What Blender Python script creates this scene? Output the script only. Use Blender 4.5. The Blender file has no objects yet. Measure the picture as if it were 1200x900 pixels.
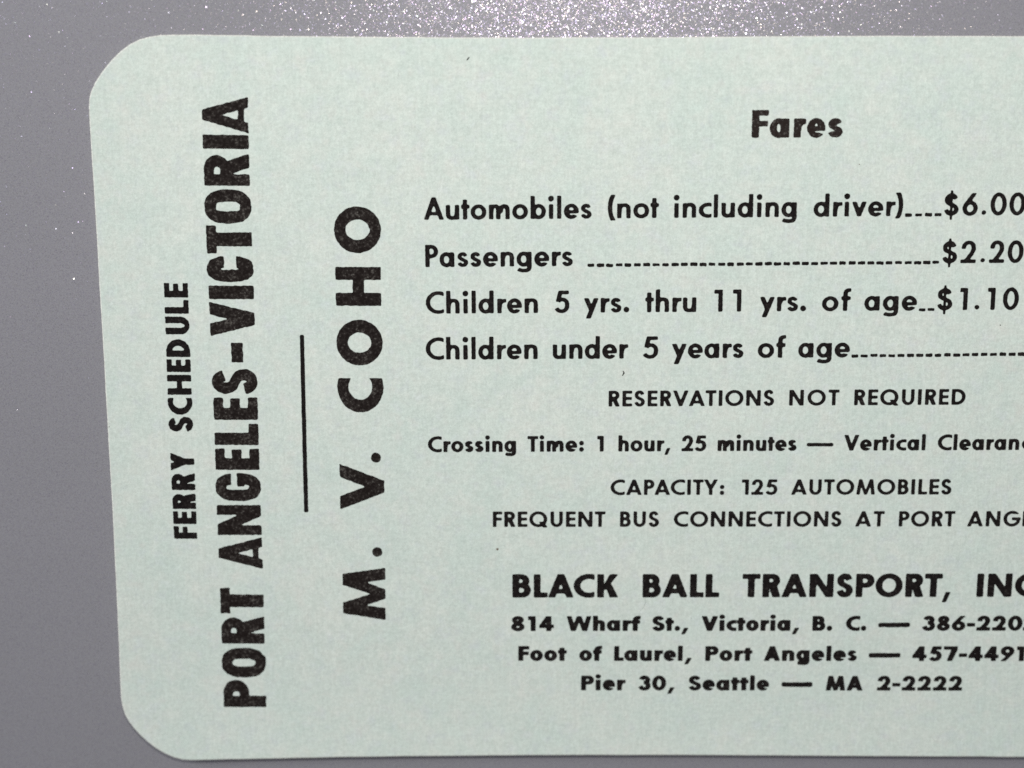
import bpy, math, random
import numpy as np
from mathutils.geometry import delaunay_2d_cdt
from mathutils import Vector

MM = 0.001
scene = bpy.context.scene
# ------------------------------------------------------------------ camera
cam_data = bpy.data.cameras.new('camera')
cam_data.sensor_width = 36.0
cam_data.lens = 50.0100
cam_data.clip_start = 0.002
cam_data.clip_end = 20.0
cam = bpy.data.objects.new('camera', cam_data)
scene.collection.objects.link(cam)
cam.location = (0.0, 22.1439 * MM, 115.5682 * MM + 0.0005)
cam.rotation_euler = (-math.radians(10.8469), 0.0, 0.0)
scene.camera = cam
cam_data.dof.use_dof = True
cam_data.dof.focus_distance = 0.1165
cam_data.dof.aperture_fstop = 16.0
# ------------------------------------------------------------------ ambient light, lamp and added fill
world = bpy.data.worlds.new('World')
scene.world = world
world.use_nodes = True
bg = world.node_tree.nodes['Background']
bg.inputs['Color'].default_value = (0.93, 0.95, 1.0, 1)
bg.inputs['Strength'].default_value = 0.25
lamp_data = bpy.data.lights.new('phone_lamp', 'AREA')
lamp_data.shape = 'DISK'
lamp_data.size = 0.012
lamp_data.energy = 0.148
lamp_data.color = (1.0, 0.975, 0.94)
lamp = bpy.data.objects.new('phone_lamp', lamp_data)
scene.collection.objects.link(lamp)
lamp.location = (0.012, 0.071, 0.14)
lamp.rotation_euler = (-0.25, 0.0, 0.0)
fill_data = bpy.data.lights.new('left_fill', 'AREA')  # soft fill light, added to make the card brighter towards the left
fill_data.shape = 'DISK'
fill_data.size = 0.28
fill_data.energy = 3.1
fill_data.color = (0.96, 0.98, 1.0)
fill = bpy.data.objects.new('left_fill', fill_data)
scene.collection.objects.link(fill)
fill.location = (-0.52, 0.26, 0.36)
fill.rotation_euler = (Vector(fill.location) - Vector((0, 0, 0))).to_track_quat('Z', 'Y').to_euler()
scene.view_settings.view_transform = 'Standard'
scene.view_settings.look = 'None'
scene.view_settings.exposure = 0.0
scene.view_settings.gamma = 1.0
scene.cycles.use_denoising = False
scene.cycles.filter_width = 1.6
scene.cycles.max_bounces = 6

# ------------------------------------------------------------------ printed matter, millimetres on the card
# each word: (style, [(text, x, y, length, angle, cap height), ...])
WORDS = [('head', [('Fares', 19.185, 20.077, 7.275, 0.00368, 2.174)]), ('med', [('Automobiles', -7.141, 13.527, 13.591, 0.00797, 1.804)]), ('med', [('(not', 7.747, 13.646, 4.129, 0.00797, 1.803)]),
 ('med', [('including', 13.063, 13.688, 9.953, 0.00797, 1.803)]), ('med', [('driver)', 24.382, 13.778, 7.232, 0.00797, 1.803)]),
 ('med',
  [('$', 34.905, 13.862, 1.18, 0.00797, 1.802), ('6', 36.409, 13.874, 1.228, 0.00797, 1.802), ('.', 37.968, 13.887, 0.373, 0.00797, 1.802), ('0', 38.658, 13.892, 1.304, 0.00797, 1.802),
   ('0', 40.183, 13.904, 1.297, 0.00797, 1.802)]),
 ('med', [('Passengers', -7.047, 9.693, 12.008, 0.0074, 1.806)]),
 ('med',
  [('$', 34.973, 10.004, 1.222, 0.0074, 1.804), ('2', 36.486, 10.015, 1.25, 0.0074, 1.804), ('.', 38.111, 10.027, 0.361, 0.0074, 1.804), ('2', 38.812, 10.033, 1.222, 0.0074, 1.804),
   ('0', 40.297, 10.044, 1.284, 0.0074, 1.804)]),
 ('med', [('Children', -7.049, 5.866, 9.174, 0.00683, 1.821)]), ('med', [('5', 3.461, 5.938, 1.238, 0.00683, 1.821)]), ('med', [('yrs.', 5.873, 5.955, 3.733, 0.00683, 1.821)]),
 ('med', [('thru', 10.913, 5.989, 4.173, 0.00683, 1.821)]), ('med', [('1', 16.547, 6.027, 0.692, 0.00683, 1.82), ('1', 18.071, 6.038, 0.692, 0.00683, 1.82)]),
 ('med', [('yrs.', 20.272, 6.053, 3.802, 0.00683, 1.82)]), ('med', [('of', 25.374, 6.088, 2.355, 0.00683, 1.82)]), ('med', [('age', 28.84, 6.111, 4.304, 0.00683, 1.82)]),
 ('med',
  [('$', 34.779, 6.152, 1.251, 0.00683, 1.82), ('1', 36.638, 6.165, 0.629, 0.00683, 1.82), ('.', 37.867, 6.173, 0.391, 0.00683, 1.82), ('1', 38.901, 6.18, 0.622, 0.00683, 1.82),
   ('0', 40.159, 6.189, 1.299, 0.00683, 1.819)]),
 ('med', [('Children', -7.092, 2.041, 9.203, 0.00583, 1.837)]), ('med', [('under', 3.363, 2.102, 6.219, 0.00583, 1.836)]), ('med', [('5', 10.742, 2.145, 1.301, 0.00583, 1.836)]),
 ('med', [('years', 13.154, 2.159, 5.922, 0.00583, 1.836)]), ('med', [('of', 20.244, 2.201, 2.293, 0.00583, 1.836)]), ('med', [('age', 23.577, 2.22, 4.247, 0.00583, 1.836)]),
 ('caps', [('RESERVATIONS', 8.015, -1.903, 13.705, 0.00539, 1.328)]), ('caps', [('NOT', 22.98, -1.822, 4.148, 0.00539, 1.327)]), ('caps', [('REQUIRED', 28.373, -1.793, 9.214, 0.00539, 1.327)]),
 ('demi', [('Crossing', -7.01, -5.795, 7.352, 0.00387, 1.344)]), ('demi', [('Time:', 1.297, -5.763, 4.702, 0.00387, 1.344)]), ('demi', [('1', 7.109, -5.741, 0.541, 0.00387, 1.344)]),
 ('demi', [('hour,', 8.876, -5.734, 4.359, 0.00387, 1.344)]), ('demi', [('25', 14.147, -5.713, 2.051, 0.00387, 1.344)]), ('demi', [('minutes', 17.153, -5.702, 6.595, 0.00387, 1.344)]),
 ('demi', [('Vertical', 27.686, -5.661, 6.801, 0.00387, 1.344)]), ('demi', [('Clearan', 35.505, -5.631, 6.8, 0.00387, 1.344), ('ce', 42.519, -5.604, 1.78, 0.00387, 1.343)]),
 ('caps', [('CAPACITY:', 8.277, -9.492, 9.537, 0.00181, 1.33)]), ('caps', [('125', 19.276, -9.473, 2.988, 0.00181, 1.33)]), ('caps', [('AUTOMOBILES', 23.417, -9.465, 13.449, 0.00181, 1.33)]),
 ('caps', [('FREQUENT', -1.612, -12.275, 9.486, 0.00119, 1.342)]), ('caps', [('BUS', 9.105, -12.262, 3.275, 0.00119, 1.342)]), ('caps', [('CONNECTIONS', 13.639, -12.257, 14.12, 0.00119, 1.342)]),
 ('caps', [('AT', 28.917, -12.239, 2.461, 0.00119, 1.342)]), ('caps', [('PORT', 32.602, -12.234, 4.728, 0.00119, 1.342)]),
 ('caps', [('ANG', 38.359, -12.228, 4.419, 0.00119, 1.342), ('ELES', 43.022, -12.222, 3.684, 0.00119, 1.342)]), ('bold', [('BLACK', 0.036, -18.515, 9.005, 0.0016, 2.066)]),
 ('bold', [('BALL', 11.112, -18.497, 6.519, 0.0016, 2.066)]), ('bold', [('TRANSPORT', 19.593, -18.484, 17.004, 0.0016, 2.066), (',', 36.612, -18.456, 0.734, 0.0016, 2.065)]),
 ('bold', [('IN', 39.533, -18.452, 2.979, 0.0016, 2.065), ('C.', 42.774, -18.447, 2.5, 0.0016, 2.065)]), ('heavy', [('814', -0.066, -21.523, 3.644, 0.00089, 1.335)]),
 ('heavy', [('Wharf', 4.673, -21.519, 6.309, 0.00089, 1.335)]), ('heavy', [('St.,', 11.982, -21.513, 3.132, 0.00089, 1.335)]), ('heavy', [('Victoria,', 16.195, -21.509, 8.397, 0.00089, 1.335)]),
 ('heavy', [('B.', 25.68, -21.5, 1.708, 0.00089, 1.335)]), ('heavy', [('C.', 28.549, -21.498, 1.752, 0.00089, 1.335)]),
 ('heavy', [('386-220', 35.047, -21.492, 8.586, 0.00089, 1.335), ('2', 43.706, -21.484, 1.124, 0.00089, 1.335)]), ('heavy', [('Foot', 0.543, -24.219, 4.15, -0.00054, 1.339)]),
 ('heavy', [('of', 5.77, -24.221, 1.958, -0.00054, 1.339)]), ('heavy', [('Laurel,', 8.769, -24.223, 6.687, -0.00054, 1.339)]), ('heavy', [('Port', 16.593, -24.227, 4.04, -0.00054, 1.339)]),
 ('heavy', [('Angeles', 21.616, -24.23, 8.007, -0.00054, 1.339)]), ('heavy', [('457-4491', 34.374, -24.237, 9.591, -0.00054, 1.339)]), ('heavy', [('Pier', 5.954, -26.889, 3.834, -0.00089, 1.327)]),
 ('heavy', [('30,', 10.863, -26.894, 3.172, -0.00089, 1.327)]), ('heavy', [('Seattle', 15.205, -26.897, 6.948, -0.00089, 1.327)]), ('heavy', [('MA', 27.047, -26.908, 3.187, -0.00089, 1.327)]),
 ('heavy', [('2-2222', 31.463, -26.912, 7.331, -0.00089, 1.327)]),
 ('cond',
  [('P', -21.23, -28.376, 2.417, 1.56985, 3.648), ('O', -21.227, -25.719, 2.654, 1.56427, 3.654), ('R', -21.207, -22.656, 2.437, 1.56148, 3.657), ('T', -21.181, -19.951, 2.25, 1.56018, 3.668)]),
 ('cond',
  [('A', -21.139, -15.957, 2.762, 1.56896, 3.692), ('N', -21.135, -12.963, 2.588, 1.57218, 3.689), ('G', -21.138, -10.004, 2.387, 1.56814, 3.669), ('E', -21.13, -7.315, 1.805, 1.56652, 3.652),
   ('L', -21.121, -5.174, 1.778, 1.56652, 3.647), ('E', -21.112, -3.019, 1.867, 1.56962, 3.643), ('S', -21.11, -0.864, 2.105, 1.57224, 3.643), ('-', -21.114, 1.835, 1.611, 1.57224, 3.647),
   ('V', -21.117, 4.035, 2.79, 1.56994, 3.651), ('I', -21.114, 7.077, 1.08, 1.5696, 3.664), ('C', -21.113, 8.493, 2.105, 1.5719, 3.668), ('T', -21.116, 10.834, 2.234, 1.57288, 3.669),
   ('O', -21.121, 13.24, 2.728, 1.57391, 3.66), ('R', -21.13, 16.269, 2.533, 1.56509, 3.638), ('I', -21.11, 19.186, 1.079, 1.55717, 3.654), ('A', -21.093, 20.44, 2.812, 1.55717, 3.671)]),
 ('ferry',
  [('F', -26.595, -13.308, 1.093, 1.56638, 1.941), ('E', -26.59, -12.014, 1.103, 1.56638, 1.947), ('R', -26.584, -10.702, 1.35, 1.56638, 1.953), ('R', -26.577, -9.056, 1.461, 1.56638, 1.961),
   ('Y', -26.569, -7.359, 1.505, 1.56638, 1.969)]),
 ('ferry',
  [('S', -26.554, -4.044, 1.257, 1.56479, 1.984), ('C', -26.546, -2.598, 1.424, 1.56397, 1.982), ('H', -26.534, -0.907, 1.668, 1.56397, 1.975), ('E', -26.521, 1.005, 1.059, 1.56397, 1.966),
   ('D', -26.513, 2.263, 1.466, 1.56397, 1.961), ('U', -26.5, 4.155, 1.458, 1.56397, 1.953), ('L', -26.488, 5.867, 1.119, 1.56397, 1.945), ('E', -26.479, 7.204, 1.178, 1.56397, 1.939)]),
 ('coho', [('M', -10.798, -20.502, 4.613, 1.56432, 3.598), ('.', -10.762, -14.886, 0.828, 1.56432, 3.657)]),
 ('coho', [('V', -10.735, -10.725, 3.909, 1.56632, 3.701), ('.', -10.717, -6.683, 0.821, 1.56837, 3.714)]),
 ('coho', [('C', -10.707, -2.388, 2.869, 1.56881, 3.696), ('O', -10.699, 1.577, 3.781, 1.57191, 3.683), ('H', -10.708, 6.529, 3.165, 1.56892, 3.687), ('O', -10.693, 10.834, 3.753, 1.56262, 3.693)])]
LEADERS = [(31.789, 13.914, 34.162, 13.942, 4, 0.559, 0.261), (6.142, 9.833, 34.211, 10.084, 38, 0.584, 0.271), (33.309, 6.198, 34.028, 6.212, 2, 0.531, 0.261), (27.988, 2.356, 48.506, 2.562, 28, 0.57, 0.285)]
DASHES = [(24.582, -5.145, 26.803, -5.152, 0.304), (31.313, -20.985, 34.026, -20.97, 0.424), (30.625, -23.715, 33.35, -23.715, 0.424), (23.226, -26.367, 25.895, -26.367, 0.424), (-17.271, 4.12, -17.325, -11.0, 0.36)]
OUTLINE = [(-26.964, 28.121), (-28.534, 28.095), (-29.671, 27.812), (-30.852, 27.056), (-31.767, 26.265), (-32.624, 25.307), (-33.313, 24.247), (-33.686, 23.583), (-33.752, 23.117), (-33.745, 22.517),
 (-33.682, 16.791), (-33.658, 10.609), (-33.598, -10.939), (-33.663, -19.605), (-33.755, -28.294), (-33.519, -29.098), (-32.751, -30.324), (-31.552, -31.59), (-30.325, -32.549), (-29.087, -33.152),
 (-28.573, -33.21), (-22.21, -33.044), (-14.805, -32.901), (-7.402, -32.802), (0.0, -32.734), (7.402, -32.712), (14.803, -32.712), (22.206, -32.757), (29.608, -32.802), (43.675, -32.878),
 (51.08, -32.969), (52.554, -32.772), (54.004, -32.015), (54.829, -30.647), (54.956, -28.889), (54.809, -3.614), (54.271, 22.851), (53.696, 24.713), (52.595, 26.432), (51.287, 27.485),
 (49.901, 27.912), (47.873, 27.971), (39.78, 27.997), (30.34, 28.023), (20.228, 27.971), (10.115, 27.899), (0.0, 27.879), (-10.115, 27.925), (-18.204, 28.01)]
MARKS = [('ink', 0.106, [(-3.585, 26.135), (-3.476, 26.261), (-3.38, 26.379)]),
 ('ink', 0.127, [(9.16, 1.112), (9.254, 0.933), (9.117, 0.689)]),
 ('brown', 0.169, [(-1.285, -14.306), (-1.184, -14.156)]),
 ('ink', 0.113, [(40.073, 4.92)]),
 ('brown', 0.106, [(27.904, 17.968)]),
 ('faint', 0.035, [(11.301, -18.5), (11.389, -18.957), (11.208, -19.415), (10.886, -19.721)]),
 ('faint', 0.113, [(15.306, -20.372)]),
 ('brown', 0.092, [(-33.48, -3.591)]),
 ('faint', 0.085, [(-13.428, -4.051)])]

random.seed(7)
rng = np.random.default_rng(11)

# ------------------------------------------------------------------ node helpers
def new_mat(name):
    m = bpy.data.materials.new(name)
    m.use_nodes = True
    nt = m.node_tree
    b = nt.nodes['Principled BSDF']
    return m, nt, b

def N(nt, kind, **kw):
    n = nt.nodes.new(kind)
    for k, v in kw.items():
        if k in n.inputs.keys():
            n.inputs[k].default_value = v
        else:
            setattr(n, k, v)
    return n

def noise(nt, vec, scale, detail=2.0, rough=0.5):
    n = nt.nodes.new('ShaderNodeTexNoise')
    n.inputs['Scale'].default_value = scale
    n.inputs['Detail'].default_value = detail
    n.inputs['Roughness'].default_value = rough
    nt.links.new(vec, n.inputs['Vector'])
    return n

def ramp(nt, fac, stops):
    r = nt.nodes.new('ShaderNodeValToRGB')
    els = r.color_ramp.elements
    while len(els) < len(stops):
        els.new(0.5)
    for e, (p, c) in zip(els, stops):
        e.position = p
        e.color = (c[0], c[1], c[2], 1)
    nt.links.new(fac, r.inputs['Fac'])
    return r.outputs['Color']

def mixc(nt, fac, a, b, mode='MIX'):
    m = nt.nodes.new('ShaderNodeMix')
    m.data_type = 'RGBA'
    m.blend_type = mode
    if isinstance(fac, (int, float)):
        m.inputs[0].default_value = fac
    else:
        nt.links.new(fac, m.inputs[0])
    for s, v in ((6, a), (7, b)):
        if isinstance(v, tuple):
            m.inputs[s].default_value = (v[0], v[1], v[2], 1)
        else:
            nt.links.new(v, m.inputs[s])
    return m.outputs[2]

def math_node(nt, op, a, b=None, clamp=False):
    m = nt.nodes.new('ShaderNodeMath')
    m.operation = op
    m.use_clamp = clamp
    for i, v in enumerate((a, b)):
        if v is None:
            continue
        if isinstance(v, (int, float)):
            m.inputs[i].default_value = v
        else:
            nt.links.new(v, m.inputs[i])
    return m.outputs[0]

def mix_offset(nt, vec, off):
    a = nt.nodes.new('ShaderNodeVectorMath')
    a.operation = 'ADD'
    nt.links.new(vec, a.inputs[0])
    a.inputs[1].default_value = off
    return a.outputs[0]

def mm_coords(nt):
    g = nt.nodes.new('ShaderNodeNewGeometry')
    s = nt.nodes.new('ShaderNodeVectorMath')
    s.operation = 'SCALE'
    s.inputs['Scale'].default_value = 1000.0
    nt.links.new(g.outputs['Position'], s.inputs[0])
    return s.outputs[0]

# ------------------------------------------------------------------ materials
def paper_material():
    m, nt, b = new_mat('mint_card_stock')
    v = mm_coords(nt)
    cloud = noise(nt, v, 0.16, 4, 0.6).outputs['Fac']
    blot = noise(nt, v, 0.75, 3, 0.6).outputs['Fac']
    fine = noise(nt, v, 3.2, 3, 0.65).outputs['Fac']
    grain = noise(nt, v, 9.0, 2, 0.6).outputs['Fac']
    mp = nt.nodes.new('ShaderNodeMapping')
    mp.inputs['Rotation'].default_value = (0, 0, 0.9)
    mp.inputs['Scale'].default_value = (5.5, 0.9, 1)
    nt.links.new(v, mp.inputs['Vector'])
    fib1 = noise(nt, mp.outputs[0], 1.0, 2, 0.5).outputs['Fac']
    mp2 = nt.nodes.new('ShaderNodeMapping')
    mp2.inputs['Rotation'].default_value = (0, 0, -0.55)
    mp2.inputs['Scale'].default_value = (0.9, 6.0, 1)
    nt.links.new(v, mp2.inputs['Vector'])
    fib2 = noise(nt, mp2.outputs[0], 1.0, 2, 0.5).outputs['Fac']
    base = ramp(nt, blot, [(0.30, PAPER_COOL), (0.5, PAPER_MID), (0.68, PAPER_WARM)])
    base = mixc(nt, 0.5, base, ramp(nt, cloud, [(0.35, PAPER_COOL), (0.65, PAPER_WARM)]))
    lav = noise(nt, mix_offset(nt, v, (31.0, 7.0, 0.0)), 0.9, 3, 0.6).outputs['Fac']
    base = mixc(nt, ramp(nt, lav, [(0.52, (0.0,) * 3), (0.74, (0.42,) * 3)]), base, (0.620, 0.660, 0.680))
    ros = noise(nt, mix_offset(nt, v, (-13.0, 57.0, 0.0)), 0.7, 3, 0.6).outputs['Fac']
    base = mixc(nt, ramp(nt, ros, [(0.55, (0.0,) * 3), (0.76, (0.42,) * 3)]), base, (0.700, 0.690, 0.640))
    def tone(src, lo, hi, amt, col):
        return mixc(nt, 1.0, col, ramp(nt, src, [(lo, (1 - amt,) * 3), (hi, (1 + 0 * amt,) * 3)]), 'MULTIPLY')
    base = tone(fine, 0.36, 0.64, 0.10, base)
    base = tone(grain, 0.36, 0.64, 0.11, base)
    base = tone(fib1, 0.34, 0.64, 0.04, base)
    base = tone(fib2, 0.34, 0.64, 0.035, base)
    # stray pale and bluish fibres in the pulp
    vor = N(nt, 'ShaderNodeTexVoronoi', Scale=0.9)
    nt.links.new(mp.outputs[0], vor.inputs['Vector'])
    pale = ramp(nt, vor.outputs['Distance'], [(0.02, (0.45,) * 3), (0.10, (0.0,) * 3)])
    base = mixc(nt, pale, base, (0.80, 0.83, 0.79))
    vor2 = N(nt, 'ShaderNodeTexVoronoi', Scale=0.8)
    nt.links.new(mp2.outputs[0], vor2.inputs['Vector'])
    dark = ramp(nt, vor2.outputs['Distance'], [(0.02, (0.30,) * 3), (0.09, (0.0,) * 3)])
    base = mixc(nt, dark, base, (0.44, 0.52, 0.50))
    # edge wear: the cut rim of the card is paler than its face
    nt.links.new(base, b.inputs['Base Color'])
    b.inputs['Roughness'].default_value = 0.85
    b.inputs['Specular IOR Level'].default_value = 0.22
    h = math_node(nt, 'ADD', math_node(nt, 'MULTIPLY', fine, 0.6), math_node(nt, 'MULTIPLY', fib1, 0.5))
    h = math_node(nt, 'ADD', h, math_node(nt, 'MULTIPLY', grain, 0.3))
    bump = N(nt, 'ShaderNodeBump', Strength=0.5, Distance=0.00006)
    nt.links.new(h, bump.inputs['Height'])
    nt.links.new(bump.outputs[0], b.inputs['Normal'])
    return m

PAPER_COOL = (0.605, 0.697, 0.635)
PAPER_MID = (0.635, 0.712, 0.650)
PAPER_WARM = (0.685, 0.728, 0.665)

def ink_material(name, speckle, scale, col=(0.0055, 0.0040, 0.0040)):
    m, nt, b = new_mat(name)
    v = mm_coords(nt)
    n1 = noise(nt, v, scale, 2, 0.7).outputs['Fac']
    n2 = noise(nt, v, scale * 0.22, 2, 0.6).outputs['Fac']
    f = math_node(nt, 'ADD', math_node(nt, 'MULTIPLY', n1, 0.72), math_node(nt, 'MULTIPLY', n2, 0.28))
    c = ramp(nt, f, [(0.42, col), (0.56, (0.007 + 0.050 * speckle, 0.005 + 0.042 * speckle, 0.005 + 0.036 * speckle)),
                     (0.70, (0.010 + 0.36 * speckle, 0.008 + 0.34 * speckle, 0.008 + 0.30 * speckle))])
    nt.links.new(c, b.inputs['Base Color'])
    b.inputs['Roughness'].default_value = 0.8
    b.inputs['Specular IOR Level'].default_value = 0.10
    bump = N(nt, 'ShaderNodeBump', Strength=0.4, Distance=0.00003)
    nt.links.new(n1, bump.inputs['Height'])
    nt.links.new(bump.outputs[0], b.inputs['Normal'])
    return m

def plain_material(name, col, rough=0.8):
    m, nt, b = new_mat(name)
    n = noise(nt, mm_coords(nt), 6.0, 2, 0.6).outputs['Fac']
    nt.links.new(ramp(nt, n, [(0.3, tuple(c * 0.75 for c in col)), (0.7, tuple(min(1, c * 1.2) for c in col))]), b.inputs['Base Color'])
    b.inputs['Roughness'].default_value = rough
    b.inputs['Specular IOR Level'].default_value = 0.2
    return m

def metallic_paint():
    """grey lacquer full of tiny aluminium flakes, each tilted its own way"""
    m, nt, b = new_mat('grey_metallic_lacquer')
    out = nt.nodes['Material Output']
    v = mm_coords(nt)
    n = noise(nt, v, 7.0, 3, 0.7).outputs['Fac']
    n2 = noise(nt, v, 0.05, 2, 0.5).outputs['Fac']
    c = ramp(nt, n, [(0.34, (0.208, 0.206, 0.221)), (0.66, (0.256, 0.253, 0.272))])
    c = mixc(nt, 0.25, c, ramp(nt, n2, [(0.35, (0.210, 0.208, 0.222)), (0.65, (0.240, 0.232, 0.258))]))
    nt.links.new(c, b.inputs['Base Color'])
    b.inputs['Metallic'].default_value = 0.0
    b.inputs['Roughness'].default_value = 0.42
    b.inputs['Specular IOR Level'].default_value = 0.35
    bump = N(nt, 'ShaderNodeBump', Strength=0.35, Distance=0.00004)
    nt.links.new(n, bump.inputs['Height'])
    nt.links.new(bump.outputs[0], b.inputs['Normal'])
    g = nt.nodes.new('ShaderNodeNewGeometry')

    def flakes(scale, spread, rough, density, tint):
        """one layer of flakes: returns (shader, mask)"""
        vo = nt.nodes.new('ShaderNodeTexVoronoi')
        vo.inputs['Scale'].default_value = scale
        vo.inputs['Randomness'].default_value = 1.0
        nt.links.new(v, vo.inputs['Vector'])
        sep = nt.nodes.new('ShaderNodeSeparateColor')
        nt.links.new(vo.outputs['Color'], sep.inputs[0])
        wn = nt.nodes.new('ShaderNodeTexWhiteNoise')
        wn.noise_dimensions = '3D'
        nt.links.new(vo.outputs['Color'], wn.inputs['Vector'])
        sep2 = nt.nodes.new('ShaderNodeSeparateColor')
        nt.links.new(wn.outputs['Color'], sep2.inputs[0])
        # tilt: most flakes lie nearly flat, a few stand steeper (bell curve)
        r = math_node(nt, 'LOGARITHM', math_node(nt, 'MAXIMUM', sep2.outputs[0], 0.00001), 2.718281828)
        r = math_node(nt, 'SQRT', math_node(nt, 'MULTIPLY', r, -2.0))
        r = math_node(nt, 'MULTIPLY', r, spread)
        ang = math_node(nt, 'MULTIPLY', sep2.outputs[1], 6.2832)
        nx = math_node(nt, 'MULTIPLY', r, math_node(nt, 'COSINE', ang))
        ny = math_node(nt, 'MULTIPLY', r, math_node(nt, 'SINE', ang))
        cb = nt.nodes.new('ShaderNodeCombineXYZ')
        nt.links.new(nx, cb.inputs[0])
        nt.links.new(ny, cb.inputs[1])
        cb.inputs[2].default_value = 1.0
        nm = nt.nodes.new('ShaderNodeVectorMath')
        nm.operation = 'NORMALIZE'
        nt.links.new(cb.outputs[0], nm.inputs[0])
        gl = nt.nodes.new('ShaderNodeBsdfAnisotropic')
        gl.inputs['Roughness'].default_value = rough
        nt.links.new(nm.outputs[0], gl.inputs['Normal'])
        # interference colours: every flake leans a little to pink, violet, yellow or green
        hue = ramp(nt, sep.outputs[1], [(0.0, (1.0, 0.74, 0.95)), (0.3, (0.80, 0.80, 1.12)), (0.6, (1.0, 1.0, 1.0)), (0.8, (1.08, 1.0, 0.76)), (1.0, (0.84, 1.05, 0.90))])
        nt.links.new(mixc(nt, 1.0, tint, hue, 'MULTIPLY'), gl.inputs['Color'])
        mask = math_node(nt, 'LESS_THAN', sep2.outputs[2], density)
        core = math_node(nt, 'LESS_THAN', vo.outputs['Distance'], 0.42 if scale > 8 else 0.30)
        return gl.outputs[0], math_node(nt, 'MULTIPLY', mask, core)

    s1, k1 = flakes(FLAKE_FINE, 0.070, 0.26, 0.85, (0.54, 0.49, 0.56))
    s2, k2 = flakes(FLAKE_COARSE, 0.100, 0.18, 0.07, (0.37, 0.35, 0.39))
    ms = nt.nodes.new('ShaderNodeMixShader')
    nt.links.new(math_node(nt, 'MULTIPLY', k1, 0.42), ms.inputs[0])
    nt.links.new(b.outputs[0], ms.inputs[1])
    nt.links.new(s1, ms.inputs[2])
    ms2 = nt.nodes.new('ShaderNodeMixShader')
    nt.links.new(math_node(nt, 'MULTIPLY', k2, 0.4), ms2.inputs[0])
    nt.links.new(ms.outputs[0], ms2.inputs[1])
    nt.links.new(s2, ms2.inputs[2])
    s3, k3 = flakes(8.5, 0.15, 0.22, 0.04, (0.45, 0.43, 0.47))
    ms3 = nt.nodes.new('ShaderNodeMixShader')
    nt.links.new(math_node(nt, 'MULTIPLY', k3, 0.34), ms3.inputs[0])
    nt.links.new(ms2.outputs[0], ms3.inputs[1])
    nt.links.new(s3, ms3.inputs[2])
    nt.links.new(ms3.outputs[0], out.inputs['Surface'])
    return m

FLAKE_FINE = 13.0      # cells per millimetre
FLAKE_COARSE = 11.0

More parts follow.
